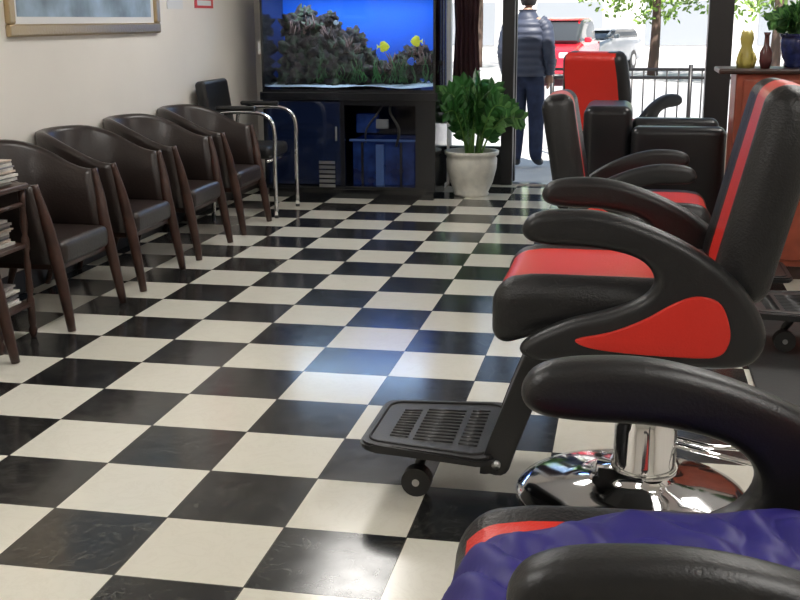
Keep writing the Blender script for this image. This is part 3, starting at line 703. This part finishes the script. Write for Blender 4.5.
# ------------------------------------------------------------ person (back to camera)
def person(x,y,z,rz):
    e=empty('man_in_puffer_jacket',(x,y,z),rz)
    skin=mat('skin',(0.45,0.26,0.18),0.5); jeans=mat('jeans',(0.024,0.034,0.075),0.85,bump=0.2,bscale=120,var=0.3,vscale=14)
    shoe=mat('shoe',(0.02,0.02,0.022),0.5); jk=mat('puffer_jacket',(0.055,0.065,0.10),0.5,bump=0.15,bscale=50); hair=mat('hair',(0.015,0.01,0.008),0.6,bump=0.6,bscale=150)
    V=[(0,0,.98,.15,.115),(0,0,1.12,.135,.10),(0,0,1.30,.15,.11),(0,-.01,1.47,.10,.075),(0,0,1.55,.058,.058),(0,.01,1.64,.055,.055)]
    E=[(0,1),(1,2),(2,3),(3,4),(4,5)]
    for s in (-1,1):
        b=len(V)
        V+=[(s*.16,-.01,1.46,.07,.065),(s*.225,-.035,1.19,.05,.05),(s*.225,.04,.97,.034,.034)]
        E+=[(3,b),(b,b+1),(b+1,b+2)]
        b=len(V); fw=.06 if s>0 else -.02
        V+=[(s*.09,0,.90,.115,.115),(s*.095,.03+fw*.5,.50,.086,.088),(s*.10,-.01+fw,.12,.072,.076),(s*.105,.05+fw,.055,.045,.04),(s*.115,.16+fw,.045,.042,.034)]
        E+=[(0,b),(b,b+1),(b+1,b+2),(b+2,b+3),(b+3,b+4)]
    me=bpy.data.meshes.new('body'); me.from_pydata([v[:3] for v in V],E,[]); o=bpy.data.objects.new('body_tmp',me); COL.objects.link(o)
    sk=o.modifiers.new('s','SKIN'); sk.use_smooth_shade=True
    for i,v in enumerate(V): me.skin_vertices[0].data[i].radius=(v[3],v[4])
    me.skin_vertices[0].data[0].use_root=True
    ss=o.modifiers.new('u','SUBSURF'); ss.levels=2; ss.render_levels=2
    dg=bpy.context.evaluated_depsgraph_get(); m2=bpy.data.meshes.new_from_object(o.evaluated_get(dg)); bpy.data.objects.remove(o)
    m2.materials.clear()
    for q in (skin,jeans,shoe,jk): m2.materials.append(q)
    for p in m2.polygons:
        c=p.center; p.use_smooth=True
        if c.z<.085: p.material_index=2
        elif c.z<1.0 and abs(c.x)<.215: p.material_index=1
        elif c.z>1.5: p.material_index=0
        elif abs(c.x)>.2 and c.z<.99: p.material_index=0
        else: p.material_index=3
    o=bpy.data.objects.new('body',m2); COL.objects.link(o); o.parent=e
    bm=bmesh.new(); rings=[]; seg=32; n=56
    key=[(.94,.19,.15),(.98,.195,.155),(1.08,.19,.15),(1.25,.20,.155),(1.38,.205,.15),(1.46,.185,.13),(1.51,.12,.10),(1.545,.085,.085),(1.60,.082,.085)]
    for i in range(n+1):
        zz=.94+.66*i/n
        for a,b in zip(key,key[1:]):
            if a[0]<=zz<=b[0]+1e-6: t=(zz-a[0])/(b[0]-a[0]); rx=a[1]+(b[1]-a[1])*t; ry=a[2]+(b[2]-a[2])*t; break
        q=0.012*abs(math.sin(math.pi*(zz-.90)/.075))
        rings.append([bm.verts.new(((rx+q)*math.cos(2*math.pi*k/seg),(ry+q)*math.sin(2*math.pi*k/seg)-.005,zz)) for k in range(seg)])
    for a,b in zip(rings,rings[1:]):
        for k in range(seg): bm.faces.new((a[k],a[(k+1)%seg],b[(k+1)%seg],b[k]))
    finish('jacket',bm,jk,e)
    for s in (-1,1):
        pts=crom([(s*.13,-.01,1.47),(s*.195,-.015,1.41),(s*.235,-.035,1.20),(s*.238,.0,1.08),(s*.228,.04,.97)],False,12); N_=len(pts)
        tube('sleeve',pts,[(.078-.028*i/N_)+.008*abs(math.sin(math.pi*i/3.5)) for i in range(N_)],jk,e,16)
        bm=bmesh.new(); w0=Vector((s*.226,.045,.96))
        tube_bm(bm,crom([w0,w0+Vector((0,.008,-.04)),w0+Vector((-s*.002,.012,-.09))],False,4),[.026,.028,.031,.035,.038,.040,.038,.036,.030],10,sq=(0.55,1.15))
        for k,(oy,L) in enumerate(((.030,.068),(.010,.078),(-.010,.073),(-.028,.058))):
            b0=w0+Vector((0,.012+oy,-.085)); tube_bm(bm,crom([b0,b0+Vector((-s*.006,.002,-L*.45)),b0+Vector((-s*.022,.004,-L*.85))],False,3),[.0095,.009,.009,.0085,.008,.0075,.006],8)
        b0=w0+Vector((0,.035,-.03)); tube_bm(bm,crom([b0,b0+Vector((-s*.008,.03,-.03)),b0+Vector((-s*.012,.035,-.062))],False,3),[.012,.011,.0105,.010,.0095,.009,.006],8)
        finish('hand',bm,skin,e)
    bm=bmesh.new(); bmesh.ops.create_uvsphere(bm,u_segments=32,v_segments=24,radius=1)
    for v in bm.verts:
        c=v.co; xx,yy,zz=c.x*.078,c.y*.098,c.z*.118
        if zz<0: f=1-.30*(-zz/.118)**1.5; xx*=f; yy*= (1-.12*(-zz/.118)); yy+=.012*(-zz/.118)
        if yy>.06:
            nose=math.exp(-((xx/.014)**2+((zz+.018)/.022)**2)); yy+=.024*nose
            for s in (-1,1): yy-=.010*math.exp(-(((xx-s*.031)/.016)**2+((zz-.008)/.012)**2))
            yy-=.004*math.exp(-((xx/.024)**2+((zz+.058)/.005)**2)); yy+=.004*math.exp(-((xx/.022)**2+((zz+.066)/.007)**2))
        v.co=(xx,yy,zz)
    finish('head',bm,skin,e,loc=(0,.025,1.725))
    bm=bmesh.new(); bmesh.ops.create_uvsphere(bm,u_segments=32,v_segments=20,radius=1)
    dl=[v for v in bm.verts if (v.co.y>0.35 and v.co.z<0.38) or v.co.z<-0.75]
    bmesh.ops.delete(bm,geom=dl,context='VERTS')
    for v in bm.verts: v.co=Vector((v.co.x*.086,v.co.y*.107-.004,v.co.z*.127+.003))
    finish('hair',bm,hair,e,loc=(0,.025,1.725))
    for s in (-1,1):
        rbox('ear',(.016,.034,.058),.008,(s*.082,.02,1.72),skin,e,n=2,k=3)
        bm=bmesh.new(); bmesh.ops.create_uvsphere(bm,u_segments=10,v_segments=8,radius=.011); finish('eye',bm,M['white'],e,loc=(s*.031,.112,1.733))
        rbox('brow',(.034,.008,.006),.003,(s*.031,.124,1.757),hair,e,n=2,k=2)
    rbox('lips',(.045,.010,.014),.005,(0,.118,1.664),mat('lips',(.4,.15,.12),.5),e,n=3,k=2)
    return e
person(-1.03,11.72,-0.005,R(-12))

# ------------------------------------------------------------ light
wd=bpy.data.worlds.new('world'); scene.world=wd; wd.use_nodes=True; nt=wd.node_tree
bg=nt.nodes['Background']; sky=nt.nodes.new('ShaderNodeTexSky'); sky.sky_type='HOSEK_WILKIE'; sky.turbidity=5; sky.sun_direction=Vector((0.35,0.3,0.85)).normalized(); 
nt.links.new(sky.outputs[0],bg.inputs[0]); bg.inputs[1].default_value=4.0
sl=bpy.data.lights.new('sun','SUN'); sl.energy=10; sl.angle=R(1); sl.color=(1,.96,.9); so=bpy.data.objects.new('sun',sl); COL.objects.link(so)
so.rotation_euler=(R(32),R(14),0) ; so.location=(0,20,20)

# ------------------------------------------------------------ camera
cam=bpy.data.cameras.new('camera'); co=bpy.data.objects.new('camera',cam); COL.objects.link(co)
cam.sensor_width=36; cam.lens=50.4; cam.clip_end=300
co.location=(0,0,1.5)
co.rotation_euler=(Matrix.Rotation(R(11.42),3,'Z')@Matrix.Rotation(R(90-14.04),3,'X')@Matrix.Rotation(R(-0.35),3,'Z')).to_euler()
scene.camera=co
